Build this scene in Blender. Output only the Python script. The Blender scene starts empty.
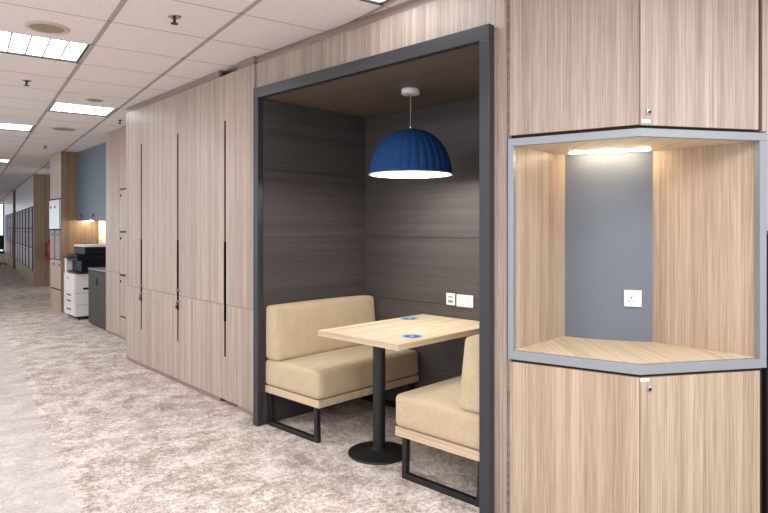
import bpy, bmesh, math, random
from mathutils import Vector, Matrix
random.seed(7)
SC = bpy.context.scene
COL = SC.collection

# ------------------------------------------------------------------ camera, world, lights, exposure
H_EYE, FPX, HORIZON = 1.4, 612.0, 228.0
cd = bpy.data.cameras.new('camera')
cd.sensor_width = 36.0
cd.lens = FPX / 768 * 36.0
cd.shift_y = -(256.5 - HORIZON) / 768
cd.clip_start, cd.clip_end = 0.05, 200
cam = bpy.data.objects.new('camera', cd)
cam.location = (0, 0, H_EYE)
cam.rotation_euler = (math.pi / 2, 0, 0)
COL.objects.link(cam)
SC.camera = cam

SC.view_settings.view_transform = 'Standard'
SC.view_settings.look = 'None'
SC.view_settings.gamma = 1.0
SC.view_settings.use_curve_mapping = False
SC.view_settings.exposure = 0.66

wd = bpy.data.worlds.new('office_ambience')
SC.world = wd
wd.use_nodes = True
bgn = wd.node_tree.nodes['Background']
bgn.inputs[0].default_value = (0.9, 0.95, 1.0, 1)
bgn.inputs[1].default_value = 0.95

TROFFER_GLOW = 4.0
PENDANT_GLOW = 12.0
LED_GLOW = 55.0
ROOM_LAMP_W = 30.0

# corridor directions (the ceiling grid and the carpet follow them)
UC = Vector((-0.566, 0.8244))          # along the corridor, away from the camera
NC = Vector((0.8244, 0.566))           # across it, towards the booth wall
CZ = 2.6725
N1, TN, S0, TS = 0.7395, 0.6215, 4.065, 0.585


def grid_xy(n, s):
    return UC * s + NC * n


def room_lamp(n, s):
    """A ceiling lamp of the office part behind or beside the camera."""
    d = bpy.data.lights.new('ceiling_lamp', 'AREA')
    d.shape, d.size, d.energy = 'SQUARE', 0.56, ROOM_LAMP_W * (0.6 if n == 2.3 else 1.0)
    d.color = (0.97, 0.985, 1.0)
    o = bpy.data.objects.new('ceiling_lamp', d)
    p = grid_xy(n, s)
    o.location = (p.x, p.y, CZ - 0.03)
    o.rotation_euler = (0, 0, math.atan2(NC.y, NC.x))
    COL.objects.link(o)


for (n, s) in ((0.43, 0.3), (0.43, -3.0), (2.3, 0.2), (3.5, -2.2), (-2.4, 2.3), (-2.4, -1.5), (-2.4, 6.6), (-2.4, 11.0), (-5.0, 4.5), (-5.0, 0.0), (-1.1, 0.6), (-1.1, 4.5), (-1.1, 9.0)):
    room_lamp(n, s)


# ------------------------------------------------------------------ materials
def srgb(r, g, b):
    f = lambda c: c / 12.92 if c <= 0.04045 else ((c + 0.055) / 1.055) ** 2.4
    return (f(r / 255), f(g / 255), f(b / 255), 1)


def new_mat(name):
    m = bpy.data.materials.new(name)
    m.use_nodes = True
    nt = m.node_tree
    b = nt.nodes['Principled BSDF']
    return m, nt, b


def plain(name, col, rough=0.5, metal=0.0, noise=0.0, spec=0.5):
    m, nt, b = new_mat(name)
    b.inputs['Roughness'].default_value = rough
    b.inputs['Metallic'].default_value = metal
    b.inputs['Specular IOR Level'].default_value = spec
    tc = nt.nodes.new('ShaderNodeTexCoord')
    n = nt.nodes.new('ShaderNodeTexNoise')
    n.inputs['Scale'].default_value = 60
    n.inputs['Detail'].default_value = 3
    nt.links.new(tc.outputs['Object'], n.inputs['Vector'])
    r = nt.nodes.new('ShaderNodeValToRGB')
    k = noise if noise else 0.03
    c = srgb(*col)
    r.color_ramp.elements[0].position, r.color_ramp.elements[1].position = 0.3, 0.7
    r.color_ramp.elements[0].color = tuple(x * (1 - k) for x in c[:3]) + (1,)
    r.color_ramp.elements[1].color = tuple(min(1, x * (1 + k)) for x in c[:3]) + (1,)
    nt.links.new(n.outputs['Fac'], r.inputs['Fac'])
    nt.links.new(r.outputs['Color'], b.inputs['Base Color'])
    return m


def glow(name, col, strength):
    m, nt, b = new_mat(name)
    b.inputs['Base Color'].default_value = (0.8, 0.8, 0.8, 1)
    b.inputs['Emission Color'].default_value = col
    b.inputs['Emission Strength'].default_value = strength
    return m


def wood(name, dark, mid, light, axis='Z', rough=0.42, streak=1.0):
    """Laminate with fine long streaks running along one axis."""
    m, nt, b = new_mat(name)
    N, Lk = nt.nodes, nt.links
    tc = N.new('ShaderNodeTexCoord')
    oi = N.new('ShaderNodeObjectInfo')
    mul = N.new('ShaderNodeMath'); mul.operation = 'MULTIPLY'; mul.inputs[1].default_value = 17.0
    Lk.new(oi.outputs['Random'], mul.inputs[0])
    add = N.new('ShaderNodeVectorMath'); add.operation = 'ADD'
    Lk.new(tc.outputs['Object'], add.inputs[0])
    Lk.new(mul.outputs[0], add.inputs[1])

    def layer(across, along, detail, dist=0.0):
        mp = N.new('ShaderNodeMapping')
        sc = [across] * 3
        sc['XYZ'.index(axis)] = along
        mp.inputs['Scale'].default_value = sc
        Lk.new(add.outputs[0], mp.inputs['Vector'])
        t = N.new('ShaderNodeTexNoise')
        t.inputs['Scale'].default_value = 1.0
        t.inputs['Detail'].default_value = detail
        t.inputs['Roughness'].default_value = 0.6
        t.inputs['Distortion'].default_value = dist
        Lk.new(mp.outputs[0], t.inputs['Vector'])
        return t.outputs['Fac']

    a = layer(17, 0.12, 2, 0.1)         # wide bands
    c = layer(120 * streak, 0.8, 4, 0.2)
    f = layer(300 * streak, 4, 3)
    m1 = N.new('ShaderNodeMix'); m1.inputs[0].default_value = 0.55
    Lk.new(a, m1.inputs[2]); Lk.new(c, m1.inputs[3])
    m2 = N.new('ShaderNodeMix'); m2.inputs[0].default_value = 0.4
    Lk.new(m1.outputs[0], m2.inputs[2]); Lk.new(f, m2.inputs[3])
    r = N.new('ShaderNodeValToRGB')
    e = r.color_ramp.elements
    e[0].position, e[0].color = 0.39, srgb(*dark)
    e[1].position, e[1].color = 0.60, srgb(*light)
    k = e.new(0.49); k.color = srgb(*mid)
    Lk.new(m2.outputs[0], r.inputs['Fac'])
    Lk.new(r.outputs['Color'], b.inputs['Base Color'])
    b.inputs['Roughness'].default_value = rough
    bp = N.new('ShaderNodeBump'); bp.inputs['Strength'].default_value = 0.12; bp.inputs['Distance'].default_value = 0.001
    Lk.new(f, bp.inputs['Height'])
    Lk.new(bp.outputs[0], b.inputs['Normal'])
    return m


def fabric(name, c0, c1):
    m, nt, b = new_mat(name)
    N, Lk = nt.nodes, nt.links
    tc = N.new('ShaderNodeTexCoord')
    vals = []
    for sc in ((500, 500, 90), (90, 500, 500), (14, 14, 9)):
        mp = N.new('ShaderNodeMapping'); mp.inputs['Scale'].default_value = sc
        Lk.new(tc.outputs['Object'], mp.inputs['Vector'])
        t = N.new('ShaderNodeTexNoise'); t.inputs['Scale'].default_value = 1; t.inputs['Detail'].default_value = 2
        Lk.new(mp.outputs[0], t.inputs['Vector'])
        vals.append(t.outputs['Fac'])
    m1 = N.new('ShaderNodeMix'); m1.inputs[0].default_value = 0.5
    Lk.new(vals[0], m1.inputs[2]); Lk.new(vals[1], m1.inputs[3])
    m2 = N.new('ShaderNodeMix'); m2.inputs[0].default_value = 0.15
    Lk.new(m1.outputs[0], m2.inputs[2]); Lk.new(vals[2], m2.inputs[3])
    r = N.new('ShaderNodeValToRGB')
    r.color_ramp.elements[0].position, r.color_ramp.elements[0].color = 0.35, srgb(*c0)
    r.color_ramp.elements[1].position, r.color_ramp.elements[1].color = 0.65, srgb(*c1)
    Lk.new(m2.outputs[0], r.inputs['Fac'])
    Lk.new(r.outputs['Color'], b.inputs['Base Color'])
    b.inputs['Roughness'].default_value = 0.85
    b.inputs['Sheen Weight'].default_value = 0.2
    bp = N.new('ShaderNodeBump'); bp.inputs['Strength'].default_value = 0.25; bp.inputs['Distance'].default_value = 0.002
    Lk.new(m1.outputs[0], bp.inputs['Height'])
    Lk.new(bp.outputs[0], b.inputs['Normal'])
    return m


def carpet(name, c0, c1, c2, stretch=1.0, lo=0.435, hi=0.565):
    """Mottled loop-pile carpet: cloudy patches broken up by flecks."""
    m, nt, b = new_mat(name)
    N, Lk = nt.nodes, nt.links
    tc = N.new('ShaderNodeTexCoord')

    def noise(scale, detail, rough, dist=0.0):
        mp = N.new('ShaderNodeMapping')
        mp.inputs['Scale'].default_value = (scale * stretch, scale, scale)
        Lk.new(tc.outputs['Object'], mp.inputs['Vector'])
        t = N.new('ShaderNodeTexNoise'); t.inputs['Scale'].default_value = 1
        t.inputs['Detail'].default_value = detail; t.inputs['Roughness'].default_value = rough
        t.inputs['Distortion'].default_value = dist
        Lk.new(mp.outputs[0], t.inputs['Vector'])
        return t.outputs['Fac']
    a = noise(5.0, 7, 0.7, 0.3)
    c = noise(32, 4, 0.8, 0.1)
    f = noise(120, 2, 0.7)
    m1 = N.new('ShaderNodeMix'); m1.inputs[0].default_value = 0.5
    Lk.new(a, m1.inputs[2]); Lk.new(c, m1.inputs[3])
    m2 = N.new('ShaderNodeMix'); m2.inputs[0].default_value = 0.28
    Lk.new(m1.outputs[0], m2.inputs[2]); Lk.new(f, m2.inputs[3])
    r = N.new('ShaderNodeValToRGB')
    e = r.color_ramp.elements
    e[0].position, e[0].color = lo, srgb(*c0)
    e[1].position, e[1].color = hi, srgb(*c2)
    k = e.new((lo + hi) / 2); k.color = srgb(*c1)
    Lk.new(m2.outputs[0], r.inputs['Fac'])
    Lk.new(r.outputs['Color'], b.inputs['Base Color'])
    b.inputs['Roughness'].default_value = 0.95
    b.inputs['Specular IOR Level'].default_value = 0.1
    bp = N.new('ShaderNodeBump'); bp.inputs['Strength'].default_value = 0.5; bp.inputs['Distance'].default_value = 0.006
    Lk.new(f, bp.inputs['Height'])
    Lk.new(bp.outputs[0], b.inputs['Normal'])
    return m


OAK = wood('oak_laminate', (140, 123, 112), (165, 148, 136), (188, 173, 160))
OAK_WARM_LIT = wood('oak_laminate_warm_lit', (144, 123, 105), (171, 150, 130), (194, 175, 154))  # lower oak fronts, the carpet's warm bounce light put into the colour
OAK_FLAT_LIT = wood('oak_laminate_lying_lit', (184, 160, 130), (208, 188, 160), (224, 208, 182), 'Y')  # shelf boards lightened: the LED strip's light is partly in this colour
OAK_TABLE = wood('table_oak_laminate', (196, 172, 140), (220, 200, 170), (234, 219, 192), 'Y', streak=0.45)
OAK_SHADED = wood('oak_cross_grain_shaded', (112, 96, 90), (138, 122, 114), (160, 144, 136), 'X')  # oak bands and fillers darkened, their shade put into the colour
OAK_SIDE = wood('oak_edge_band', (172, 146, 120), (196, 172, 145), (212, 190, 164), 'X')
DARK_WOOD = wood('charcoal_woodgrain_panel', (62, 57, 57), (73, 67, 67), (84, 78, 77), 'X', rough=0.5, streak=1.6)
DARK_WOOD_S = wood('charcoal_woodgrain_side', (58, 53, 54), (69, 63, 64), (80, 74, 74), 'Y', rough=0.5, streak=1.2)
DARK_CEIL = wood('dark_brown_ceiling_panel', (86, 74, 67), (98, 85, 77), (110, 97, 88), 'X', rough=0.55)
BROWN_OAK = wood('brown_oak_panel', (108, 86, 68), (136, 112, 90), (156, 132, 108))
CHARCOAL = plain('charcoal_metal', (56, 56, 61), 0.32, 0.2)
BLACK = plain('black_powder_coat', (22, 22, 25), 0.45)
VOID = plain('dark_recess', (9, 8, 8), 0.95, spec=0.0)
GAP = plain('dark_brown_gap', (70, 53, 46), 0.8, spec=0.1)
ALU = plain('silver_grey_trim', (146, 150, 158), 0.38, 0.3)
BLUE_GREY = plain('blue_grey_paint', (108, 116, 128), 0.5)
BLUE_CAB = plain('slate_blue_laminate', (92, 109, 122), 0.4)
WHITE = plain('white_plastic', (232, 230, 228), 0.35)
OFFWHITE = plain('white_wall_paint', (222, 216, 208), 0.7)
PRINTER_WHITE = plain('printer_white_plastic', (222, 214, 214), 0.4)
PRINTER_DARK = plain('printer_navy_black_plastic', (9, 12, 22), 0.45, spec=0.25)
GREY_MID = plain('grey_plastic', (130, 130, 134), 0.5)
PED_GREY = plain('dark_grey_cabinet_steel', (44, 40, 38), 0.5)
PED_TOP = plain('cabinet_top_grey', (120, 114, 112), 0.4)
CHROME = plain('chrome', (190, 190, 195), 0.2, 1.0)
NAVY = plain('navy_laminate', (40, 44, 98), 0.8, spec=0.08)
PALE_GLARE = plain('pale_glare_laminate', (164, 150, 148), 0.55, spec=0.15)  # locker doors with pale window glare put into the colour
GLOSSY = plain('gloss_panel_glare', (176, 168, 172), 0.3, spec=0.4)  # upper gloss panels, window glare also put into the lilac-white colour
PALE_REFLECT = plain('pale_blue_reflection', (206, 212, 222), 0.22)  # one locker door, its pale blue reflection put into the colour
RED = plain('red_enamel', (176, 30, 28), 0.3)
CREAM = plain('cream_fitting', (198, 186, 168), 0.5)
TAUPE_MESH = plain('speaker_grille_taupe', (150, 138, 122), 0.6, noise=0.2)
LINEN = fabric('beige_linen_upholstery', (168, 147, 117), (206, 187, 156))
CARPET = carpet('mottled_beige_carpet', (150, 134, 125), (195, 183, 175), (230, 223, 217))
RUNNER = carpet('pale_walkway_carpet', (172, 161, 157), (192, 183, 180), (216, 209, 206), 1.0, lo=0.41, hi=0.59)
TILE = plain('mineral_fibre_tile', (232, 225, 223), 0.9, noise=0.05, spec=0.1)
TBAR = plain('ceiling_grid_bar', (176, 166, 160), 0.6)
SEAM = plain('ceiling_seam', (120, 110, 106), 0.9)
LIGHT_PANEL = glow('troffer_diffuser_lit', (0.93, 0.97, 1.0, 1), TROFFER_GLOW)
LOUVER = plain('white_louver', (196, 204, 212), 0.3)
BULB_GLOW = glow('pendant_diffuser_lit', (1.0, 0.93, 0.84, 1), PENDANT_GLOW)
LED = glow('warm_led_lit', (1.0, 0.82, 0.56, 1), LED_GLOW)
SHADE_BLUE = plain('royal_blue_felt', (18, 58, 108), 0.75, noise=0.12, spec=0.25)
CYAN = plain('cyan_print', (110, 210, 242), 0.4)
BLUE_PRINT = plain('blue_print', (44, 76, 158), 0.4)
MAGENTA = plain('magenta_print', (150, 60, 150), 0.4)
STICKER_WHITE = plain('sticker_white', (228, 232, 238), 0.4)


def glass_mat():
    m, nt, b = new_mat('window_glass')
    b.inputs['Base Color'].default_value = (0.95, 0.98, 1, 1)
    b.inputs['Roughness'].default_value = 0.02
    b.inputs['Transmission Weight'].default_value = 1.0
    b.inputs['IOR'].default_value = 1.05
    return m


GLASS = glass_mat()


# ------------------------------------------------------------------ helpers
def BM():
    return bmesh.new()


def box(bm, x0, x1, y0, y1, z0, z1):
    v = [bm.verts.new(p) for p in ((x0, y0, z0), (x1, y0, z0), (x1, y1, z0), (x0, y1, z0),
                                   (x0, y0, z1), (x1, y0, z1), (x1, y1, z1), (x0, y1, z1))]
    for f in ((3, 2, 1, 0), (4, 5, 6, 7), (0, 1, 5, 4), (1, 2, 6, 5), (2, 3, 7, 6), (3, 0, 4, 7)):
        bm.faces.new([v[i] for i in f])
    return bm


def prism(bm, pts, z0, z1):
    """A plan outline (counter-clockwise) extruded upwards."""
    lo = [bm.verts.new((p[0], p[1], z0)) for p in pts]
    hi = [bm.verts.new((p[0], p[1], z1)) for p in pts]
    n = len(pts)
    bm.faces.new(list(reversed(lo)))
    bm.faces.new(hi)
    for i in range(n):
        j = (i + 1) % n
        bm.faces.new([lo[i], lo[j], hi[j], hi[i]])
    return bm


def plate(bm, pts, y0, y1):
    """An elevation outline in x-z (counter-clockwise seen from the front, -y) given depth y0..y1."""
    a = [bm.verts.new((p[0], y0, p[1])) for p in pts]
    b = [bm.verts.new((p[0], y1, p[1])) for p in pts]
    n = len(pts)
    bm.faces.new(a)
    bm.faces.new(list(reversed(b)))
    for i in range(n):
        j = (i + 1) % n
        bm.faces.new([a[j], a[i], b[i], b[j]])
    return bm


def lathe(bm, prof, c=(0, 0, 0), seg=32, axis='Z', cap=True, wob=None):
    """Rings of (radius, height) turned about an axis through c."""
    rings = []
    for (r, h) in prof:
        ring = []
        for k in range(seg):
            t = 2 * math.pi * k / seg
            rr = r * (wob(t, h) if wob else 1)
            x, y = rr * math.cos(t), rr * math.sin(t)
            if axis == 'Z':
                p = (x, y, h)
            elif axis == 'Y':
                p = (x, h, -y)
            else:
                p = (h, x, y)
            ring.append(bm.verts.new((p[0] + c[0], p[1] + c[1], p[2] + c[2])))
        rings.append(ring)
    for a, b in zip(rings, rings[1:]):
        for k in range(seg):
            j = (k + 1) % seg
            bm.faces.new([a[k], a[j], b[j], b[k]])
    if cap:
        bm.faces.new(list(reversed(rings[0])))
        bm.faces.new(rings[-1])
    return bm


def cyl(bm, c, r, h, axis='Z', seg=24):
    return lathe(bm, [(r, 0), (r, h)], c, seg, axis)


def cushion(bm, x0, x1, y0, y1, z0, z1, r=0.04, puff=0.012, n=14):
    """A soft block: rounded edges and slightly bulging faces."""
    cx, cy, cz = (x0 + x1) / 2, (y0 + y1) / 2, (z0 + z1) / 2
    hx, hy, hz = (x1 - x0) / 2, (y1 - y0) / 2, (z1 - z0) / 2
    r = min(r, hx * .98, hy * .98, hz * .98)
    bmesh.ops.create_cube(bm, size=2)
    bmesh.ops.subdivide_edges(bm, edges=bm.edges[:], cuts=n, use_grid_fill=True)
    for v in bm.verts:
        # denser spacing towards the edges
        q = [math.copysign(1 - (1 - abs(t)) ** 1.6, t) for t in v.co]
        p = Vector((q[0] * hx, q[1] * hy, q[2] * hz))
        inn = Vector((max(-hx + r, min(hx - r, p.x)), max(-hy + r, min(hy - r, p.y)), max(-hz + r, min(hz - r, p.z))))
        d = p - inn
        if d.length > 1e-6:
            p = inn + d.normalized() * r
        b = [max(0.0, 1 - t * t) for t in q]
        if abs(q[2]) > .99:
            p.z += math.copysign(puff * b[0] * b[1], q[2]) if q[2] > 0 else 0
        if abs(q[0]) > .99:
            p.x += math.copysign(puff * .7 * b[1] * b[2], q[0])
        if abs(q[1]) > .99:
            p.y += math.copysign(puff * .5 * b[0] * b[2], q[1])
        v.co = p + Vector((cx, cy, cz))
    return bm


def obj(name, bm, mat, parent=None, bevel=0.0, smooth=False):
    bmesh.ops.recalc_face_normals(bm, faces=bm.faces[:])
    me = bpy.data.meshes.new(name)
    bm.to_mesh(me)
    bm.free()
    me.materials.append(mat)
    if smooth:
        for p in me.polygons:
            p.use_smooth = True
        try:
            me.set_sharp_from_angle(angle=math.radians(40))
        except Exception:
            pass
    o = bpy.data.objects.new(name, me)
    COL.objects.link(o)
    if parent is not None:
        o.parent = parent
    if bevel:
        md = o.modifiers.new('edge', 'BEVEL')
        md.width, md.segments, md.limit_method, md.angle_limit = bevel, 2, 'ANGLE', math.radians(50)
        md.harden_normals = False
    return o


def tag(o, label, cat, group=None):
    o['label'], o['category'] = label, cat
    if group:
        o['group'] = group
    return o


def thing(name, label, cat, loc=(0, 0, 0), rz=0.0, group=None):
    o = bpy.data.objects.new(name, None)
    o.empty_display_size = 0.1
    COL.objects.link(o)
    o.location, o.rotation_euler = loc, (0, 0, rz)
    return tag(o, label, cat, group)


def at(o, frame, x=0.0, y=0.0, z=0.0):
    p = frame[0] + frame[1] * x + Vector((-frame[1].y, frame[1].x)) * y
    o.location = (p.x, p.y, z)
    o.rotation_euler = (0, 0, math.atan2(frame[1].y, frame[1].x))
    return o


def fthing(name, label, cat, frame, x=0, y=0, z=0, group=None):
    return at(thing(name, label, cat, group=group), frame, x, y, z)


def struct(name, bm, mat, frame=None, bevel=0.0):
    o = obj(name, bm, mat, None, bevel)
    o['kind'] = 'structure'
    if frame:
        at(o, frame)
    return o


def dup(root, label, group=None):
    r = root.copy()
    COL.objects.link(r)
    r['label'] = label
    if group:
        r['group'] = group
    for ch in list(root.children):
        c = ch.copy()
        COL.objects.link(c)
        c.parent = r
        for g in list(ch.children):
            d = g.copy()
            COL.objects.link(d)
            d.parent = c
    return r


def frame(p, q):
    """A façade's own axes: origin at its left end p, x towards q, y into the wall."""
    p, q = Vector(p), Vector(q)
    return (p, (q - p).normalized())


NICHE = (Vector((-0.931, 4.349)), Vector((0.7196, -0.6947)).normalized())
ROW = (Vector((-2.736, 6.49)), Vector((0.6686, -0.7436)).normalized())
FRONT = frame((-0.957, 4.541), (0.584, 2.956))
COPY = (Vector((-3.745, 8.24)), Vector((0.648, -0.761)).normalized())
BAY1 = (Vector((-8.30, 14.5)), Vector((0.560, -0.828)).normalized())
BAY2 = (Vector((-12.73, 21.0)), Vector((0.560, -0.828)).normalized())
GRID = (Vector((0, 0)), NC.normalized())          # x = n, y = s

# ------------------------------------------------------------------ floor and ceiling
struct('floor', box(BM(), 0.467, 6.0, -4, 34, -0.06, 0.0), CARPET, GRID)
o = struct('floor_walkway', box(BM(), -7.0, 0.467, -4, 34, -0.06, 0.0), RUNNER, GRID)

TROFFERS = [(0, 1), (0, 8.4), (0, 16), (1, 5), (2, -3)]
holes = {(c, int(math.floor(k + .01))) for c, k in TROFFERS}
bm = BM()
bmC = BM()
for c in range(-12, 9):
    for k in range(-13, 51):
        n0 = N1 - TN + c * TN
        s0 = S0 + k * TS
        if (c, k) in holes:
            continue
        box(bm, n0 + 0.016, n0 + TN - 0.016, s0 + 0.003, s0 + TS - 0.003, CZ, CZ + 0.02)
for (c, k) in holes:                                   # narrow infill where a fitting is set off the tile joints
    pass
struct('ceiling', bm, TILE, GRID)
bm = BM()
for c in range(-12, 10):
    n0 = N1 - TN + c * TN
    box(bm, n0 - 0.0155, n0 + 0.0155, S0 - 13 * TS, S0 + 51 * TS, CZ + 0.003, CZ + 0.03)
    box(bm, n0 + 0.0055, n0 + 0.0145, S0 - 13 * TS, S0 + 51 * TS, CZ - 0.001, CZ + 0.0025)
struct('trim_1', bm, TBAR, GRID)
struct('ceiling_plenum', box(BM(), -7.0, 6.3, -4, 34.5, CZ + 0.14, CZ + 0.18), SEAM, GRID)
bm = BM()
for k in range(-13, 52):
    s0 = S0 + k * TS
    box(bm, -7.0, 6.3, s0 - 0.0025, s0 + 0.0025, CZ - 0.0006, CZ + 0.019)
struct('trim_2', bm, SEAM, GRID)

# ------------------------------------------------------------------ booth shell
W, DEP, HIN, J = 2.0, 1.058, 2.317, 0.058


def panelled(name, x0, x1, y0, y1, mat, along):
    bm = BM()
    zs = [0.0, 0.35, 0.84, 1.33, 1.82, HIN]
    for a, b in zip(zs, zs[1:]):
        box(bm, x0, x1, y0, y1, a + 0.0025, b - 0.0025)
    if along == 'x':
        box(bm, x0, x1, y0 + 0.006, y1, 0, HIN)
    elif along == 'l':
        box(bm, x0, x1 - 0.006, y0, y1, 0, HIN)
    else:
        box(bm, x0 + 0.006, x1, y0, y1, 0, HIN)
    return struct(name, bm, mat, NICHE)


panelled('wall_left', J - 0.05, J, 0.046, DEP + 0.05, DARK_WOOD_S, 'l')
panelled('wall_back', J + 0.001, W - J - 0.001, DEP, DEP + 0.05, DARK_WOOD, 'x')
panelled('wall_right', W - J, W - J + 0.05, 0.046, DEP + 0.05, DARK_WOOD_S, 'r')
struct('ceiling_booth', box(BM(), J - .05, W - J + .05, 0.046, DEP + .05, HIN + 0.001, HIN + 0.04), DARK_CEIL, NICHE)

t = fthing('portal_frame', 'charcoal metal frame around the opening of the seating booth', 'frame', NICHE)
obj('jamb', box(BM(), 0, J, 0, 0.0455, 0, HIN), CHARCOAL, t, 0.003)
obj('jamb', box(BM(), W - J, W, 0, 0.0455, 0, HIN), CHARCOAL, t, 0.003)
obj('head_rail', box(BM(), 0, W, 0, 0.0455, HIN + .0005, 2.391), CHARCOAL, t, 0.003)
bm = BM()
box(bm, -0.004, 0.007, 0.046, 0.112, 0, 2.385)
obj('return_strip', bm, CHARCOAL, t)

LF = (Vector((0.584, 2.956)) - Vector((-0.957, 4.541))).length
bm = BM()
box(bm, 0.004, LF, 0, 0.02, 2.37, 2.615)
struct('wall_front', bm, OAK, FRONT, 0.001)
struct('wall_front_strip', box(BM(), LF - 0.085, LF, 0, 0.02, 0, 2.3695), OAK, FRONT, 0.001)
struct('trim_3', box(BM(), 0.004, LF, 0.008, 0.03, 2.6165, CZ - 0.002), OAK_SHADED, FRONT)
struct('wall_front_backing', box(BM(), -0.05, LF - 0.01, 0.034, 0.05, 2.385, CZ - 0.002), VOID, FRONT)
struct('wall_corner_backing', box(BM(), LF - 0.02, LF + 0.018, 0.022, 0.034, 0, CZ - 0.002), OAK_SHADED, FRONT)

# ------------------------------------------------------------------ the row of full-height cabinets left of the booth
CW = 0.883


def slot_door(bm, x0, x1, z0, z1, side, steps):
    """A door whose meeting edge is routed back: steps = [(z_from, z_to, depth)]; side 'r' or 'l' is the routed edge."""
    ed = []
    z = z0
    for (a, b, d) in steps:
        ed += [(a, d), (b, d)]
    if side == 'r':
        pts = [(x0, z1), (x0, z0)] + [(x1 - d, zz) for zz, d in ed]
    else:
        pts = [(x1, z0), (x1, z1)] + [(x0 + d, zz) for zz, d in reversed(ed)]
    plate(bm, pts, 0, 0.018)
    return bm


def cabinet(i, x0, width, label, keys):
    t = fthing('storage_cabinet', label, 'cabinet', ROW, x0, group='full-height storage cabinets beside the booth')
    wv = width
    m = wv / 2
    obj('carcass', box(BM(), 0.002, wv - 0.002, 0.020, 0.42, 0.035, 2.615), VOID, t)
    zt, zs, zb = 2.612, 0.794, 0.04
    up = [(zs + .0015, 1.29, 0.021), (1.29, 2.25, 0.0135), (2.25, zt, 0.0008)]
    lo = [(zb, 0.38, 0.0008), (0.38, 0.66, 0.0135), (0.66, zs - .0015, 0.021)]
    g = 0.0008
    obj('door', slot_door(BM(), g, m, zs + .0015, zt, 'r', up), OAK, t)
    obj('door', slot_door(BM(), m, wv - g, zs + .0015, zt, 'l', up), OAK, t)
    obj('door', slot_door(BM(), g, m, zb, zs - .0015, 'r', lo), OAK, t)
    lr = obj('door', slot_door(BM(), m, wv - g, zb, zs - .0015, 'l', lo), OAK, t)
    bm = BM()
    for (z0, z1, dd) in ((0.38, 0.66, 0.0135), (0.66, 1.29, 0.021), (1.29, 2.25, 0.0135)):
        box(bm, m - dd + 0.0003, m + dd - 0.0003, 0.0015, 0.019, z0 + 0.0003, z1 - 0.0003)
    obj('finger_groove', bm, VOID, t)
    if keys:
        x = m + 0.040
        for z in keys:
            bm = BM()
            lathe(bm, [(0.011, 0.0), (0.011, -0.006), (0.008, -0.008)], (x, 0, z), 16, 'Y')
            lk = obj('lock', bm, CHROME, t, smooth=True)
            k = BM()
            box(k, x - 0.003, x + 0.003, -0.034, -0.0078, z - 0.009, z + 0.009)
            obj('key', k, CHROME, lk)
        z = keys[-1]
        bm = BM()
        cyl(bm, (x, -0.034, z - 0.05), 0.016, 0.005, 'Y', 18)
        box(bm, x - 0.003, x + 0.003, -0.033, -0.030, z - 0.06, z - 0.003)
        obj('key_tag', bm, BLACK, t)
    return t


cabinet(0, 0.0, 0.865, 'tall oak cabinet farthest from the booth in its row, key tag in its lock', [0.825, 0.745])
cabinet(1, 0.866, 0.897, 'middle tall oak cabinet of its row, keys hanging beside its dark finger groove', [0.845, 0.745])
cabinet(2, 1.764, 0.889, 'tall oak cabinet against the booth frame, without keys, dark vent notch above it', [])
bm = BM()
box(bm, 0, 2.10, 0.004, 0.03, 2.6165, CZ - 0.001)
box(bm, 2.39, 2.652, 0.004, 0.03, 2.6165, CZ - 0.001)
struct('trim_4', bm, OAK_SHADED, ROW)
bm = BM()
box(bm, 0, 2.10, 0.012, 0.03, 0, 0.034)
box(bm, 2.39, 2.652, 0.012, 0.03, 0, 0.034)
struct('baseboard_left', bm, OAK_SHADED, ROW)
bm = BM()
box(bm, 2.0, 2.5, 0.10, 0.12, 0, 0.034)
box(bm, 2.0, 2.5, 0.14, 0.16, 2.6165, CZ - 0.001)
struct('wall_vent_backing', bm, VOID, ROW)
struct('wall_row_backing', box(BM(), 0.0, 2.66, 0.425, 0.45, 0, CZ - .001), VOID, ROW)

# ------------------------------------------------------------------ booth furniture
def make_bench(label):
    t = fthing('booth_bench', label, 'bench', NICHE, group='facing upholstered benches in the booth')
    # local: origin below the middle of the bench; x points from the backrest to the table
    bw, bl = 0.60, 0.998
    x0, x1, y0, y1 = -bw / 2, bw / 2, -bl / 2, bl / 2
    seat = obj('seat', cushion(BM(), x0, x1, y0, y1, 0.287, 0.470, 0.030, 0.012), LINEN, t, smooth=True)
    bm = cushion(BM(), x0 + 0.002, x0 + 0.118, y0 + 0.004, y1 - 0.004, 0.470, 0.850, 0.026, 0.008)
    for v in bm.verts:                                  # the front of the back leans: thicker at the seat than at the top
        v.co.x += max(0.0, (v.co.x - x0 - 0.03) / 0.09) * (0.86 - v.co.z) * 0.13
    obj('backrest', bm, LINEN, t, smooth=True)
    obj('base_board', box(BM(), x0 + .005, x1 - .005, y0 + .005, y1 - .005, 0.237, 0.286), OAK_SIDE, t, 0.002)
    q = 0.032
    for yy in (y0 + 0.022, y1 - 0.022 - q):
        bm = BM()
        plate(bm, [(x0 + .02, 0), (x1 - .04, 0), (x1 - .04, q), (x0 + .02, q)], yy, yy + q)
        plate(bm, [(x0 + .02, q), (x0 + .02 + q, q), (x0 + .012 + q, .236), (x0 + .012, .236)], yy, yy + q)
        plate(bm, [(x1 - .04 - q, q), (x1 - .04, q), (x1 - .045, .236), (x1 - .045 - q, .236)], yy, yy + q)
        obj('leg_frame', bm, BLACK, t, 0.002)
    obj('rail', box(BM(), x1 - .072, x1 - .05, y0 + .06, y1 - .06, 0.212, 0.236), BLACK, t)
    return t


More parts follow.
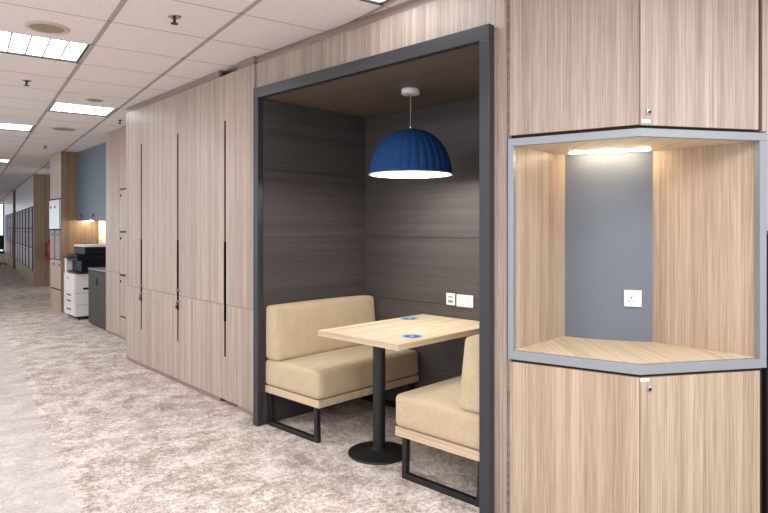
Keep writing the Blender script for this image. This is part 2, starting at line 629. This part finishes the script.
b1 = make_bench('beige linen bench with high back against the left booth wall beside the cabinets')
at(b1, NICHE, 0.059 + 0.30, 0.053 + 0.499, 0)
b2 = dup(b1, 'beige linen bench partly hidden by the right jamb of the charcoal frame')
at(b2, NICHE, W - 0.059 - 0.30, 0.030 + 0.499, 0)
b2.rotation_euler.z += math.pi

t = fthing('booth_table', 'oak topped table on a black pedestal between two benches', 'table', NICHE, 1.03, 0.24, 0)
obj('tabletop', box(BM(), -0.345, 0.345, -0.21, 0.812, 0.714, 0.750), OAK_TABLE, t, 0.002)
bm = BM()
box(bm, -0.3457, 0.3457, -0.2107, -0.2098, 0.7145, 0.7485)
obj('edge_band', bm, OAK_SIDE, t)
for x in (-0.3453, 0.3453):
    obj('edge_band', box(BM(), x - 0.0004, x + 0.0004, -0.2097, 0.812, 0.7145, 0.7485), OAK_TABLE, t)
obj('pole', cyl(BM(), (0.0, -0.01, 0.03), 0.039, 0.684, 'Z', 32), BLACK, t, smooth=True)
obj('base', lathe(BM(), [(0.186, 0.0), (0.19, 0.006), (0.188, 0.014), (0.17, 0.02), (0.10, 0.027), (0.052, 0.034), (0.041, 0.046)], (-0.004, -0.012, 0), 48), BLACK, t, smooth=True)
obj('wall_bracket', box(BM(), -0.2, 0.2, 0.76, 0.81, 0.66, 0.7135), BLACK, t)


def sticker(a, b, label, center):
    t = fthing('round_sticker', label, 'sticker', NICHE, a, b, 0.7502, group='distancing stickers on the booth table')
    obj('rim', cyl(BM(), (0, 0, 0), 0.066, 0.0006, 'Z', 40), CYAN, t)
    obj('disc', cyl(BM(), (0, 0, 0.0006), 0.050, 0.0004, 'Z', 40), BLUE_PRINT, t)
    obj('patch', lathe(BM(), [(0.030, 0), (0.030, 0.0004)], (0, 0, 0.001), 30), center, t)
    obj('dot', cyl(BM(), (0, 0, 0.0014), 0.015, 0.0004, 'Z', 24), STICKER_WHITE, t)
    return t


sticker(0.775, 0.80, 'round blue sticker near the back corner of the booth table', BLUE_PRINT)
sticker(1.262, 0.275, 'round blue and magenta sticker near the front corner of the booth table', MAGENTA)

# pendant lamp
t = fthing('pendant_lamp', 'blue fluted dome pendant hanging over the booth table', 'lamp', NICHE, 1.012, 0.545, 0)
obj('canopy', lathe(BM(), [(0.057, HIN - 0.036), (0.061, HIN - 0.030), (0.061, HIN - 0.004), (0.057, HIN)], (0, 0, 0), 32), WHITE, t, smooth=True)
obj('cord', cyl(BM(), (0, 0, 2.05), 0.0035, HIN - 0.036 - 2.05, 'Z', 10), GREY_MID, t)
R0, Z0, HD = 0.272, 1.753, 0.30
FL = 30


def wob(t, h):
    u = max(0.0, min(1.0, (h - Z0) / HD))
    amp = 0.034 * min(1, u / 0.12) * (1 - u) ** 0.5 if u < 1 else 0
    return 1 - amp * (0.5 + 0.5 * math.cos(FL * t)) ** 2


prof = [(R0 + .006, Z0 - 0.003), (R0 + .006, Z0)]
for i in range(0, 25):
    a = math.pi / 2 * i / 25
    prof.append((R0 * math.cos(a) ** 0.92 * (1 if i else 1), Z0 + 0.003 + (HD - .003) * math.sin(a)))
prof.append((0.012, Z0 + HD))
sh = obj('shade', lathe(BM(), prof, (0, 0, 0), 300, 'Z', False, wob), SHADE_BLUE, t, smooth=True)
inner = [(R0 - .008, Z0)]
for i in range(1, 16):
    a = math.pi / 2 * i / 16
    inner.append(((R0 - .010) * math.cos(a), Z0 + (HD - .012) * math.sin(a)))
obj('shade_lining', lathe(BM(), inner, (0, 0, 0), 64, 'Z', False), WHITE, t, smooth=True)
obj('rim', lathe(BM(), [(R0 + .007, Z0 - .004), (R0 + .007, Z0 + .002), (R0 - .006, Z0 + .002), (R0 - .006, Z0 - .004), (R0 + .007, Z0 - .004)], (0, 0, 0), 64, 'Z', False), CREAM, t, smooth=True)
obj('diffuser', cyl(BM(), (0, 0, Z0 - 0.002), R0 - 0.008, 0.003, 'Z', 64), BULB_GLOW, t)


# ------------------------------------------------------------------ sockets
def socket_double(fr, a, z, label, y):
    t = fthing('wall_socket', label, 'socket', fr, a, y, z)
    obj('plate', box(BM(), -0.073, 0.073, -0.009, 0, -0.043, 0.043), WHITE, t, 0.003)
    for s in (-1, 1):
        obj('rocker', box(BM(), s * 0.036 - 0.008 - s * 0.016, s * 0.036 + 0.008 - s * 0.016, -0.0125, -0.0088, 0.012, 0.030), OFFWHITE, t, 0.001)
        bm = BM()
        box(bm, s * 0.036 - 0.003, s * 0.036 + 0.003, -0.0094, -0.0085, 0.000, 0.009)
        box(bm, s * 0.036 - 0.0145, s * 0.036 - 0.0085, -0.0094, -0.0085, -0.024, -0.019)
        box(bm, s * 0.036 + 0.0085, s * 0.036 + 0.0145, -0.0094, -0.0085, -0.024, -0.019)
        obj('pin_holes', bm, GREY_MID, t)
    return t


socket_double(NICHE, 1.078, 0.880, 'white double power socket above the booth table, right of the data outlet', DEP - 0.0002)
t = fthing('data_outlet', 'small white data outlet left of the double power socket', 'outlet', NICHE, 0.952, DEP - 0.0002, 0.884)
obj('plate', box(BM(), -0.040, 0.040, -0.009, 0, -0.043, 0.043), WHITE, t, 0.003)
obj('port', box(BM(), -0.022, 0.022, -0.0096, -0.0085, -0.026, -0.008), GREY_MID, t)
obj('label_strip', box(BM(), -0.022, 0.022, -0.0094, -0.0085, 0.012, 0.020), PED_TOP, t)

# ------------------------------------------------------------------ faceted corner unit right of the booth
P0, P1, P2 = Vector((0.601, 2.964)), Vector((1.103, 2.637)), Vector((1.733, 2.776))
DA = (P1 - P0).normalized(); NA = Vector((-DA.y, DA.x))
DB = (P2 - P1).normalized(); NB = Vector((-DB.y, DB.x))
LA, LB = (P1 - P0).length, (P2 - P1).length
FA, FB = (P0, DA), (P1, DB)


def inset(d, e0=0.0, e1=0.0):
    """The facet line P0-P1-P2 moved d into the wall; e0, e1 shorten its ends."""
    a = P0 + NA * d + DA * e0
    b = P2 + NB * d - DB * e1
    # mitre at P1
    den = DA.x * DB.y - DA.y * DB.x
    r = (P1 + NB * d) - (P0 + NA * d)
    s = (r.x * DB.y - r.y * DB.x) / den
    return a, P0 + NA * d + DA * s, b


BK_L, BK_R = Vector((0.985, 3.33)), Vector((1.388, 3.16))


def facet_door(parent, which, x0, x1, z0, z1, mit):
    """A leaf on facet A or B with its edge at the fold mitred."""
    d = 0.019
    bm = BM()
    if which == 'A':
        prism(bm, [(x0, 0), (x1, 0), (x1 - mit, d), (x0, d)], z0, z1)
        f = FA
    else:
        prism(bm, [(x0, 0), (x1, 0), (x1, d), (x0 + mit, d)], z0, z1)
        f = FB
    o = obj('door', bm, OAK_WARM_LIT if z1 < 1 else OAK, parent)  # lower leaves take the oak coloured with carpet bounce
    at(o, f)
    return o


def lock_and_label(parent_door, x, z, lx, lz):
    lk = obj('lock', lathe(BM(), [(0.0125, 0.0), (0.0125, -0.004), (0.009, -0.006)], (x, 0, z), 20, 'Y'), CHROME, parent_door, smooth=True)
    obj('keyhole_cover', box(BM(), x - 0.006, x + 0.007, -0.0075, -0.0055, z - 0.008, z + 0.005), BLACK, parent_door)
    obj('label_sticker', box(BM(), lx - 0.021, lx + 0.021, -0.0012, 0, lz - 0.0065, lz + 0.0065), WHITE, parent_door)
    obj('label_print', box(BM(), lx - 0.009, lx + 0.002, -0.0015, -0.0011, lz - 0.002, lz + 0.002), GREY_MID, parent_door)


EB = LB - 0.605                # how far the doors of facet B stop short of the trim
# upper cabinet
tu = thing('corner_wall_cabinet', 'folded two-door oak cabinet up to the ceiling above the lit shelf', 'cabinet')
a, b, c = inset(0.021, 0.006, EB)
q = [(a.x, a.y), (b.x, b.y), (c.x, c.y), (BK_R.x + .22, BK_R.y + .12), (BK_R.x, BK_R.y + .02), (BK_L.x, BK_L.y + .02)]
obj('carcass', prism(BM(), q, 1.836, CZ - 0.002), GAP, tu)
facet_door(tu, 'A', 0.010, LA - 0.002, 1.847, CZ - 0.004, 0.006)
d2 = facet_door(tu, 'B', 0.002, 0.605, 1.845, CZ - 0.004, 0.006)
lock_and_label(d2, 0.042, 1.902, 0.030, 1.862)
# lower cabinet
tl = thing('corner_base_cabinet', 'folded two-door oak cabinet on the floor below the lit shelf', 'cabinet')
obj('carcass', prism(BM(), q, 0.0, 0.764), GAP, tl)
facet_door(tl, 'A', 0.010, LA - 0.002, 0.012, 0.754, 0.006)
d2 = facet_door(tl, 'B', 0.002, 0.612, 0.012, 0.754, 0.006)
lock_and_label(d2, 0.044, 0.705, 0.022, 0.744)

# the lit open shelf between them
ts = thing('corner_shelf', 'open lit corner shelf with silver trim and blue grey back', 'shelf')
TW = 0.036
zlo, zhi = 0.767, 1.831
i0, i1, i2 = inset(-0.004)
k0, k1, k2 = inset(0.028)


def strip_plan(u0, u1, v0, v1):
    return [(u0.x, u0.y), (u1.x, u1.y), (v1.x, v1.y), (v0.x, v0.y)]


bm = BM()
for (z0, z1) in ((zlo, zlo + 0.042), (zhi - TW, zhi)):
    prism(bm, [(i0.x, i0.y), (i1.x, i1.y), (i2.x, i2.y), (k2.x, k2.y), (k1.x, k1.y), (k0.x, k0.y)], z0, z1)
e0, e1 = i0 + DA * 0.028, k0 + DA * 0.028
prism(bm, strip_plan(i0, e0, k0, e1), zlo + 0.042, zhi - TW)
e0, e1 = i2 - DB * TW, k2 - DB * TW
prism(bm, strip_plan(e0, i2, e1, k2), zlo + 0.042, zhi - TW)
obj('trim_frame', bm, ALU, ts, 0.0015)
# curved back
pts = []
for i in range(17):
    f = i / 16
    p = BK_L.lerp(BK_R, f)
    nrm = Vector((-(BK_R - BK_L).y, (BK_R - BK_L).x)).normalized()
    pts.append(p - nrm * (0.030 * (1 - (2 * f - 1) ** 2)) * 1.0)
nrm = Vector((-(BK_R - BK_L).y, (BK_R - BK_L).x)).normalized()
outl = [(p.x, p.y) for p in pts] + [((p + nrm * 0.03).x, (p + nrm * 0.03).y) for p in reversed(pts)]
obj('back_panel', prism(BM(), outl, zlo + .04, zhi - .002), BLUE_GREY, ts, smooth=True)
# side panels
L0 = k0 + DA * 0.026 + NA * 0.0006
R0p = k2 - DB * 0.034 + NB * 0.0006
sd = (BK_L - L0).normalized(); sn = Vector((-sd.y, sd.x))
LL = (BK_L - L0).length
obj('side_panel', prism(BM(), [(L0.x, L0.y), (BK_L.x, BK_L.y), (BK_L + sn * .02).to_tuple(), (L0 + sn * .02).to_tuple()], zlo + .001, zhi - .001), OAK_WARM_LIT, ts)
sd2 = (BK_R - R0p).normalized(); sn2 = Vector((sd2.y, -sd2.x))
obj('side_panel', prism(BM(), [(R0p.x, R0p.y), (R0p + sn2 * .02).to_tuple(), (BK_R + sn2 * .02).to_tuple(), (BK_R.x, BK_R.y)], zlo + .001, zhi - .001), OAK_WARM_LIT, ts)
inn = [(k0.x, k0.y), (k1.x, k1.y), (k2.x, k2.y), (BK_R.x + .02, BK_R.y + .02), (BK_L.x + .02, BK_L.y + .05)]
obj('shelf_board', prism(BM(), inn, zlo + .006, zlo + 0.0445), OAK_FLAT_LIT, ts)
obj('top_board', prism(BM(), inn, zhi - TW + .001, zhi - .001), OAK_FLAT_LIT, ts)
bd = (BK_R - BK_L).normalized()
s0, s1 = BK_L + bd * 0.036 - nrm * 0.105, BK_R - bd * 0.014 - nrm * 0.105
obj('led_strip', prism(BM(), [(s0.x, s0.y), (s1.x, s1.y), ((s1 + nrm * .008).x, (s1 + nrm * .008).y), ((s0 + nrm * .008).x, (s0 + nrm * .008).y)], zhi - TW - 0.005, zhi - TW + .0005), LED, ts)

# socket on the curved back
pm = BK_L.lerp(BK_R, 0.78) - nrm * (0.030 * (1 - (0.56) ** 2)) - nrm * 0.001
t = fthing('wall_socket', 'white single power socket on the blue grey back of the lit shelf', 'socket', (pm, bd.lerp(DB, 0.15).normalized()), 0, -0.002, 1.035)
obj('plate', box(BM(), -0.043, 0.043, -0.010, 0.004, -0.043, 0.043), WHITE, t, 0.003)
obj('rocker', box(BM(), 0.012, 0.028, -0.0135, -0.0098, 0.004, 0.022), OFFWHITE, t, 0.001)
bm = BM()
box(bm, -0.010, -0.004, -0.0106, -0.0095, 0.000, 0.009)
box(bm, -0.020, -0.013, -0.0104, -0.0095, -0.019, -0.015)
box(bm, -0.001, 0.006, -0.0104, -0.0095, -0.019, -0.015)
obj('pin_holes', bm, PED_GREY, t)

# what follows on the right edge
bm = box(BM(), 0.607, LB + 0.03, 0.03, 0.05, 1.84, CZ - .002)
box(bm, 0.613, LB + 0.008, 0.03, 0.05, 0, 0.76)
struct('wall_side_gap', bm, GAP, FB)
bm = BM()
box(bm, LB - 0.008, LB + 0.9, 0.012, 0.03, 1.84, CZ - .002)
box(bm, LB + 0.006, LB + 0.9, 0.012, 0.03, 1.385, 1.836)
struct('wall_right_side', bm, OAK, FB, 0.001)
struct('wall_recess_backing', box(BM(), LB + 0.004, LB + 0.9, 0.5, 0.52, 0, 1.385), VOID, FB)
t = fthing('black_machine', 'black upright machine standing right of the corner unit, cut by the picture edge', 'machine', FB, LB + 0.012, 0, 0)
obj('housing', box(BM(), 0, 0.45, 0.0, 0.48, 0.02, 1.375), BLACK, t, 0.012)
obj('front_panel', box(BM(), 0.012, 0.44, -0.012, 0.001, 0.06, 0.86), PED_GREY, t, 0.006)
obj('display', box(BM(), 0.012, 0.44, -0.008, 0.001, 1.12, 1.25), PRINTER_DARK, t, 0.004)
obj('foot', box(BM(), 0.03, 0.42, 0.03, 0.45, 0, 0.02), VOID, t)

# ------------------------------------------------------------------ cabinets and printer corner up the corridor
t = fthing('storage_cabinet', 'oak cabinet with a narrow locker column, set back between the row and the grey cabinet', 'cabinet', COPY)
obj('carcass', box(BM(), 0.002, 1.15, 0.02, 0.57, 0.03, 2.665), VOID, t)
obj('plinth', box(BM(), 0.002, 1.15, 0.012, 0.0195, 0, 0.03), OAK_SHADED, t)
obj('side_panel', box(BM(), 0.0, 0.0018, 0.0, 0.57, 0, 2.665), OAK, t)
for (x0, x1, z0, z1) in ((0.002, 0.574, 0.034, 0.826), (0.002, 0.574, 0.830, 2.664)):
    obj('door', box(BM(), x0, x1, 0, 0.0195, z0, z1), OAK, t)
for (z0, z1) in ((0.034, 0.272), (0.288, 0.80), (0.818, 1.345), (1.363, 1.885), (1.90, 2.664)):
    d = obj('locker_door', box(BM(), 0.582, 1.12, 0, 0.0195, z0, z1), OAK, t)
    if 0.2 < z0 < 1.5:
        obj('lock', lathe(BM(), [(0.017, 0.0), (0.017, -0.006), (0.01, -0.010)], (0.63, 0, z1 - 0.075), 16, 'Y'), BLACK, d)
        obj('pull', box(BM(), 0.585, 0.80, -0.003, 0.003, z1 - 0.006, z1 + 0.014), BLACK, d)

t = fthing('filing_cabinet', 'dark grey steel cabinet standing between the printer and the oak cabinet', 'cabinet', COPY, -0.887, 0.012)
obj('body', box(BM(), 0, 0.875, 0.018, 0.52, 0.02, 0.795), PED_GREY, t, 0.003)
obj('top', box(BM(), -0.006, 0.879, -0.004, 0.53, 0.797, 0.822), PED_TOP, t, 0.003)
obj('door', box(BM(), 0.004, 0.436, 0, 0.017, 0.03, 0.785), PED_GREY, t, 0.003)
obj('door', box(BM(), 0.440, 0.872, 0, 0.017, 0.03, 0.785), PED_GREY, t, 0.003)
for x in (0.41, 0.466):
    obj('handle', box(BM(), x - 0.006, x + 0.006, -0.006, -0.001, 0.60, 0.70), BLACK, t, 0.002)
obj('foot', box(BM(), 0.02, 0.855, 0.04, 0.5, 0, 0.019), BLACK, t)

# printer
t = fthing('office_printer', 'white floor-standing office printer with navy black scanner top', 'printer', COPY, -2.01, -0.058)
PW, PD = 0.64, 0.60
obj('cabinet_body', box(BM(), 0, PW, 0.012, PD, 0.055, 0.700), PRINTER_WHITE, t, 0.006)
for (z0, z1, nm) in ((0.068, 0.225, 'tray'), (0.232, 0.318, 'tray'), (0.325, 0.405, 'tray'), (0.412, 0.692, 'front_door')):
    d = obj(nm, box(BM(), 0.006, PW - 0.006, 0, 0.011, z0, z1), PRINTER_WHITE, t, 0.003)
    if nm == 'tray':
        obj('handle', box(BM(), 0.20, 0.44, -0.003, 0.004, (z0 + z1) / 2 - 0.008, (z0 + z1) / 2 + 0.014), PED_GREY, d)
obj('badge', box(BM(), 0.22, 0.29, -0.002, 0.001, 0.61, 0.64), RED, t)
obj('side_handle', box(BM(), PW - .001, PW + 0.006, 0.12, 0.22, 0.46, 0.49), BLACK, t)
bm = BM()
for s in (0.0055, PW - 0.0):
    pass
for (z0, z1) in ((0.2255, 0.2315), (0.4055, 0.4115)):
    box(bm, PW - 0.001, PW + 0.0012, 0.02, PD - 0.02, z0, z1)
obj('side_seam', bm, GREY_MID, t)
obj('foot_plate', box(BM(), 0.03, PW - 0.03, 0.04, PD - 0.04, 0.03, 0.0545), BLACK, t)
for (x, y) in ((0.06, 0.08), (PW - 0.06, 0.08), (0.06, PD - 0.08), (PW - 0.06, PD - 0.08)):
    obj('caster', cyl(BM(), (x - 0.012, y, 0.0155), 0.0152, 0.024, 'X', 16), BLACK, t)
obj('side_pillar', box(BM(), 0.0, 0.10, 0.012, PD, 0.701, 0.955), PRINTER_WHITE, t, 0.005)
obj('output_bay', box(BM(), 0.101, PW - 0.01, 0.10, PD, 0.701, 0.900), PRINTER_DARK, t)
obj('output_tray', box(BM(), 0.12, PW + 0.05, 0.02, 0.30, 0.715, 0.735), BLACK, t, 0.004)
obj('scanner_deck', box(BM(), 0.02, PW + 0.03, 0.03, PD, 0.901, 0.990), PRINTER_DARK, t, 0.008)
bm = BM()
prism(bm, [(0.16, -0.07), (0.52, -0.07), (0.52, 0.028), (0.16, 0.028)], 0.935, 0.965)
obj('control_panel', bm, PED_GREY, t, 0.004)
obj('document_feeder', box(BM(), 0.06, PW + 0.02, 0.14, PD - 0.01, 0.991, 1.105), PRINTER_DARK, t, 0.012)
obj('feeder_lid', box(BM(), 0.06, PW + 0.02, 0.13, PD, 1.106, 1.140), PRINTER_WHITE, t, 0.01)

# blue wall cabinet
t = fthing('wall_cabinet', 'slate blue wall cabinet hanging above the office printer', 'cabinet', COPY, -2.434, 0.25)
obj('body', box(BM(), 0.0, 2.42, 0.02, 0.325, 1.525, 2.668), BLUE_CAB, t)
for (x0, x1) in ((0.0, 0.318), (0.321, 1.0), (1.003, 1.70), (1.703, 2.418)):
    d = obj('door', box(BM(), x0, x1, 0, 0.0195, 1.52, 2.667), BLUE_CAB, t)
    obj('lock', lathe(BM(), [(0.024, 0.0), (0.024, -0.008), (0.015, -0.014)], (x1 - 0.075, 0, 1.60), 16, 'Y'), BLACK, d)
tl_ = obj('light_bar', box(BM(), 0.03, 0.35, 0.12, 0.14, 1.508, 1.524), LED, t)

struct('wall_alcove', box(BM(), -2.62, 0.02, 0.58, 0.62, 0, CZ - .001), OFFWHITE, COPY)

# locker column at the printer
LZ = [(0.38, 0.858), (0.875, 1.36), (1.385, 1.875)]
t = fthing('locker_unit', 'oak locker unit with a pale reflection coloured onto one door, left of the printer', 'lockers', COPY, -2.587 - 0.79 + 0.15)
obj('carcass', box(BM(), 0.002, 0.768, 0.02, 0.575, 0, 2.664), NAVY, t)
obj('side_panel', box(BM(), 0.7685, 0.79, 0.0, 0.578, 0, 2.664), BROWN_OAK, t)
obj('plinth', box(BM(), 0.0, 0.768, 0.004, 0.0195, 0, 0.355), OAK_WARM_LIT, t)
for c in range(2):
    x0 = 0.002 + c * 0.384
    obj('upper_door', box(BM(), x0, x0 + 0.381, 0, 0.0195, 1.90, 2.662), OAK, t)
    for r, (z0, z1) in enumerate(LZ):
        if r == 2:
            if c == 0:
                d = obj('locker_door', box(BM(), 0.004, 0.70, -0.012, 0.0195, z0, z1), PALE_REFLECT, t)
                for x in (0.12, 0.42):
                    obj('lock', cyl(BM(), (x, -0.020, z1 - 0.12), 0.022, 0.010, 'Y', 14), BLACK, d)
        else:
            w = 0.29 if r == 1 else 0.375
            d = obj('locker_door', box(BM(), x0, x0 + w, 0, 0.0195, z0, z1), PALE_GLARE if r == 1 else OAK_WARM_LIT, t)
            obj('lock', cyl(BM(), (x0 + w - 0.09, -0.008, z1 - 0.07), 0.022, 0.010, 'Y', 14), BLACK, d)

# far locker banks
BW = 1.14


def bay(fr, k, label, group, end_panel):
    x1 = -0.10 - k * BW
    x0 = x1 - BW
    t = fthing('locker_unit', label, 'lockers', fr, x0, 0, 0, group)
    obj('carcass', box(BM(), 0.002, BW - 0.002, 0.02, 0.48, 0, 2.664), NAVY, t)
    obj('upper_panel', box(BM(), 0.002, BW - 0.002, 0, 0.0195, 1.925, 2.664), GLOSSY, t)
    obj('plinth', box(BM(), 0.002, BW - 0.002, 0.002, 0.0195, 0, 0.355), BROWN_OAK, t)
    for r, (z0, z1) in enumerate(((0.37, 0.905), (0.93, 1.38), (1.405, 1.90))):
        d = obj('locker_door', box(BM(), 0.004, BW - 0.42, 0, 0.0195, z0, z1), PALE_GLARE if r else OAK, t)
        obj('edge_panel', box(BM(), BW - 0.418, BW - 0.004, 0.0, 0.0195, z0, z1), NAVY, t)
        obj('lock', cyl(BM(), (BW - 0.50, -0.008, z1 - 0.08), 0.02, 0.01, 'Y', 12), BLACK, d)
    if end_panel:
        obj('end_panel', box(BM(), BW, BW + 0.099, 0, 0.52, 0, 2.666), BROWN_OAK, t)
    return t


ORD = ['first', 'second', 'third', 'fourth', 'fifth', 'sixth']
for k in range(6):
    bay(BAY1, k, f'navy and pale locker bay, {ORD[k]} behind the brown end panel beside the fire extinguisher', 'locker bays behind the fire extinguisher', k == 0)
for k in range(5):
    bay(BAY2, k, f'navy and pale locker bay, {ORD[k]} in the farthest bank near the window', 'locker bays in the farthest bank', k == 0)
struct('wall_corridor', box(BM(), -18, 0.2, 0.525, 0.56, 0, CZ - .001), BROWN_OAK, BAY1)
struct('wall_corridor_return', box(BM(), -6.0, -2.59, 0.60, 0.64, 0, CZ - .001), BROWN_OAK, COPY)

# fire extinguisher on the end panel
t = fthing('fire_extinguisher', 'red fire extinguisher hanging by the brown locker end panel', 'extinguisher', BAY1, 0.185, 0.32, 0.63)
obj('cylinder', lathe(BM(), [(0.062, 0), (0.07, 0.01), (0.07, 0.36), (0.058, 0.40), (0.025, 0.425), (0.022, 0.44)], (0, 0, 0), 24), RED, t, smooth=True)
obj('valve', box(BM(), -0.02, 0.02, -0.03, 0.03, 0.441, 0.48), BLACK, t)
obj('hose', lathe(BM(), [(0.011, 0.1), (0.011, 0.44)], (0.03, -0.078, 0), 10), BLACK, t)
obj('wall_hook', box(BM(), -0.185, -0.0705, -0.03, 0.03, 0.30, 0.36), BLACK, t)

# window at the far end of the corridor
EP = Vector((-17.4, 28.0))
END = (EP, NC.normalized())
o = struct('window_1', BM(), ALU)
bmw = BM()
for x in (-6.0, -4.5, -3.0, -1.5, 0.0):
    box(bmw, x - 0.03, x + 0.03, 0, 0.06, 0.3, 2.5)
box(bmw, -6.03, 0.03, 0, 0.06, 0.26, 0.30)
box(bmw, -6.03, 0.03, 0, 0.06, 2.5, 2.56)
bmw.to_mesh(o.data); bmw.free()
at(o, END)
g = obj('pane', box(BM(), -5.97, -0.03, 0.025, 0.031, 0.30, 2.5), GLASS, o)
bm = BM()
box(bm, -6.03, 0.4, -0.05, 0.1, 0, 0.25)
box(bm, -6.03, 0.4, -0.05, 0.1, 2.57, CZ - .001)
box(bm, 0.04, 0.8, -0.05, 0.1, 0.25, 2.57)
struct('wall_end', bm, OFFWHITE, END)

# office chair at the far left edge
t = thing('office_chair', 'black office chair far down the corridor by the bright window', 'chair', (-14.55, 23.0, 0), 0.6)
obj('seat', cushion(BM(), -0.25, 0.25, -0.25, 0.25, 0.44, 0.52, 0.03, 0.01, 6), BLACK, t, smooth=True)
obj('backrest', cushion(BM(), -0.23, 0.23, 0.22, 0.28, 0.58, 1.12, 0.025, 0.008, 6), BLACK, t, smooth=True)
obj('post', cyl(BM(), (0, 0, 0.08), 0.03, 0.36, 'Z', 12), BLACK, t)
obj('back_support', box(BM(), -0.03, 0.03, 0.2, 0.225, 0.42, 0.75), BLACK, t)
bm = BM()
for k in range(5):
    a = 2 * math.pi * k / 5
    p, q_ = Vector((math.cos(a), math.sin(a))) * 0.30, Vector((-math.sin(a), math.cos(a))) * 0.02
    prism(bm, [(-q_.x, -q_.y), (p.x - q_.x, p.y - q_.y), (p.x + q_.x, p.y + q_.y), (q_.x, q_.y)], 0.05, 0.085)
obj('star_base', bm, BLACK, t)
for k in range(5):
    a = 2 * math.pi * k / 5
    obj('caster', cyl(BM(), (0.29 * math.cos(a) - 0.02, 0.29 * math.sin(a), 0.025), 0.0245, 0.04, 'X', 12), BLACK, t)


# ------------------------------------------------------------------ ceiling fittings
def make_troffer(label):
    t = fthing('ceiling_light', label, 'light', GRID, group='square ceiling lights')
    # origin at the tile's near corner; x across the corridor, y along it
    a, b = TN, TS
    bm = BM()
    for (x0, x1, y0, y1) in ((0.0165, 0.03, 0.002, b - .002), (a - .03, a - .0165, 0.002, b - .002), (0.03, a - .03, 0.002, 0.014), (0.03, a - .03, b - .014, b - .002)):
        box(bm, x0, x1, y0, y1, 0.0005, 0.07)
    obj('housing', bm, BLACK, t)
    obj('diffuser', box(BM(), 0.0305, a - 0.0305, 0.0145, b - 0.0145, 0.012, 0.016), LIGHT_PANEL, t)
    bm = BM()
    for i in range(1, 5):
        x = 0.0305 + (a - 0.061) * i / 5
        box(bm, x - 0.006, x + 0.006, 0.0145, b - 0.0145, 0.007, 0.0115)
    for y in (b / 3, 2 * b / 3):
        box(bm, 0.0305, a - 0.0305, y - 0.006, y + 0.006, 0.0072, 0.0113)
    obj('louver', bm, LOUVER, t)
    return t


labels = {
    (0, 1): 'lit square ceiling light nearest the round ceiling speaker',
    (1, 5): 'lit square ceiling light by itself above the corner of the oak cabinet row',
    (0, 8): 'lit square ceiling light beyond the speaker light in the left line',
    (0, 16): 'smallest lit ceiling light, far along the left line at the picture edge',
    (2, -3): 'ceiling light just peeking in above the booth at the top edge',
}
proto = None
for (c, k) in sorted(holes, key=lambda q: q[1]):
    if (c, k) == (1, 23):
        pass
    if proto is None:
        proto = tt = make_troffer(labels[(c, k)])
    else:
        tt = dup(proto, labels[(c, k)])
    at(tt, GRID, N1 - TN + c * TN, S0 + k * TS, CZ)


def ceil_pt(px, py):
    y = (CZ - H_EYE) * FPX / (HORIZON - py)
    return ((px - 384) / FPX * y, y)


x, y = ceil_pt(47.5, 27.5)
t = thing('ceiling_speaker', 'round cream ceiling speaker beside the nearest left ceiling light', 'speaker', (x, y, CZ))
obj('ring', lathe(BM(), [(0.098, -0.004), (0.104, -0.010), (0.125, -0.006), (0.129, 0.0), (0.098, 0.0), (0.098, -0.004)], (0, 0, 0), 48, cap=False), CREAM, t, smooth=True)
obj('grille', cyl(BM(), (0, 0, -0.006), 0.097, 0.005, 'Z', 48), TAUPE_MESH, t)


def sprinkler(px, py, label):
    x, y = ceil_pt(px, py)
    t = thing('sprinkler_head', label, 'sprinkler', (x, y, CZ), group='ceiling sprinklers')
    obj('escutcheon', lathe(BM(), [(0.03, -0.006), (0.038, -0.003), (0.04, 0)], (0, 0, 0), 24), CHROME, t, smooth=True)
    obj('body', lathe(BM(), [(0.007, -0.040), (0.009, -0.02), (0.012, -0.0062)], (0, 0, 0), 16), PED_GREY, t, smooth=True)
    obj('deflector', cyl(BM(), (0, 0, -0.045), 0.022, 0.0045, 'Z', 20), PED_GREY, t)
    return t


sprinkler(174.5, 16.5, 'sprinkler head nearest the booth on its own pale tile')
sprinkler(26.5, 80.5, 'sprinkler head between the nearest two left ceiling lights')
sprinkler(120, 120, 'sprinkler head at the ceiling just left of the oak cabinet row')
sprinkler(45, 146, 'small far sprinkler head above the locker end panel')
for (px, py, r, lb) in ((95, 100, 0.085, 'round flat ceiling disc beside the light over the cabinet row'), (64, 129, 0.15, 'faint round ceiling disc between the two far sprinklers')):
    x, y = ceil_pt(px, py)
    t = thing('ceiling_disc', lb, 'ceiling disc', (x, y, CZ))
    obj('rim', lathe(BM(), [(r * .8, -0.006), (r, -0.004), (r, 0), (r * .8, 0), (r * .8, -0.006)], (0, 0, 0), 32, cap=False), CREAM, t)
    obj('grille', cyl(BM(), (0, 0, -0.005), r * .79, 0.0045, 'Z', 32), TAUPE_MESH, t)
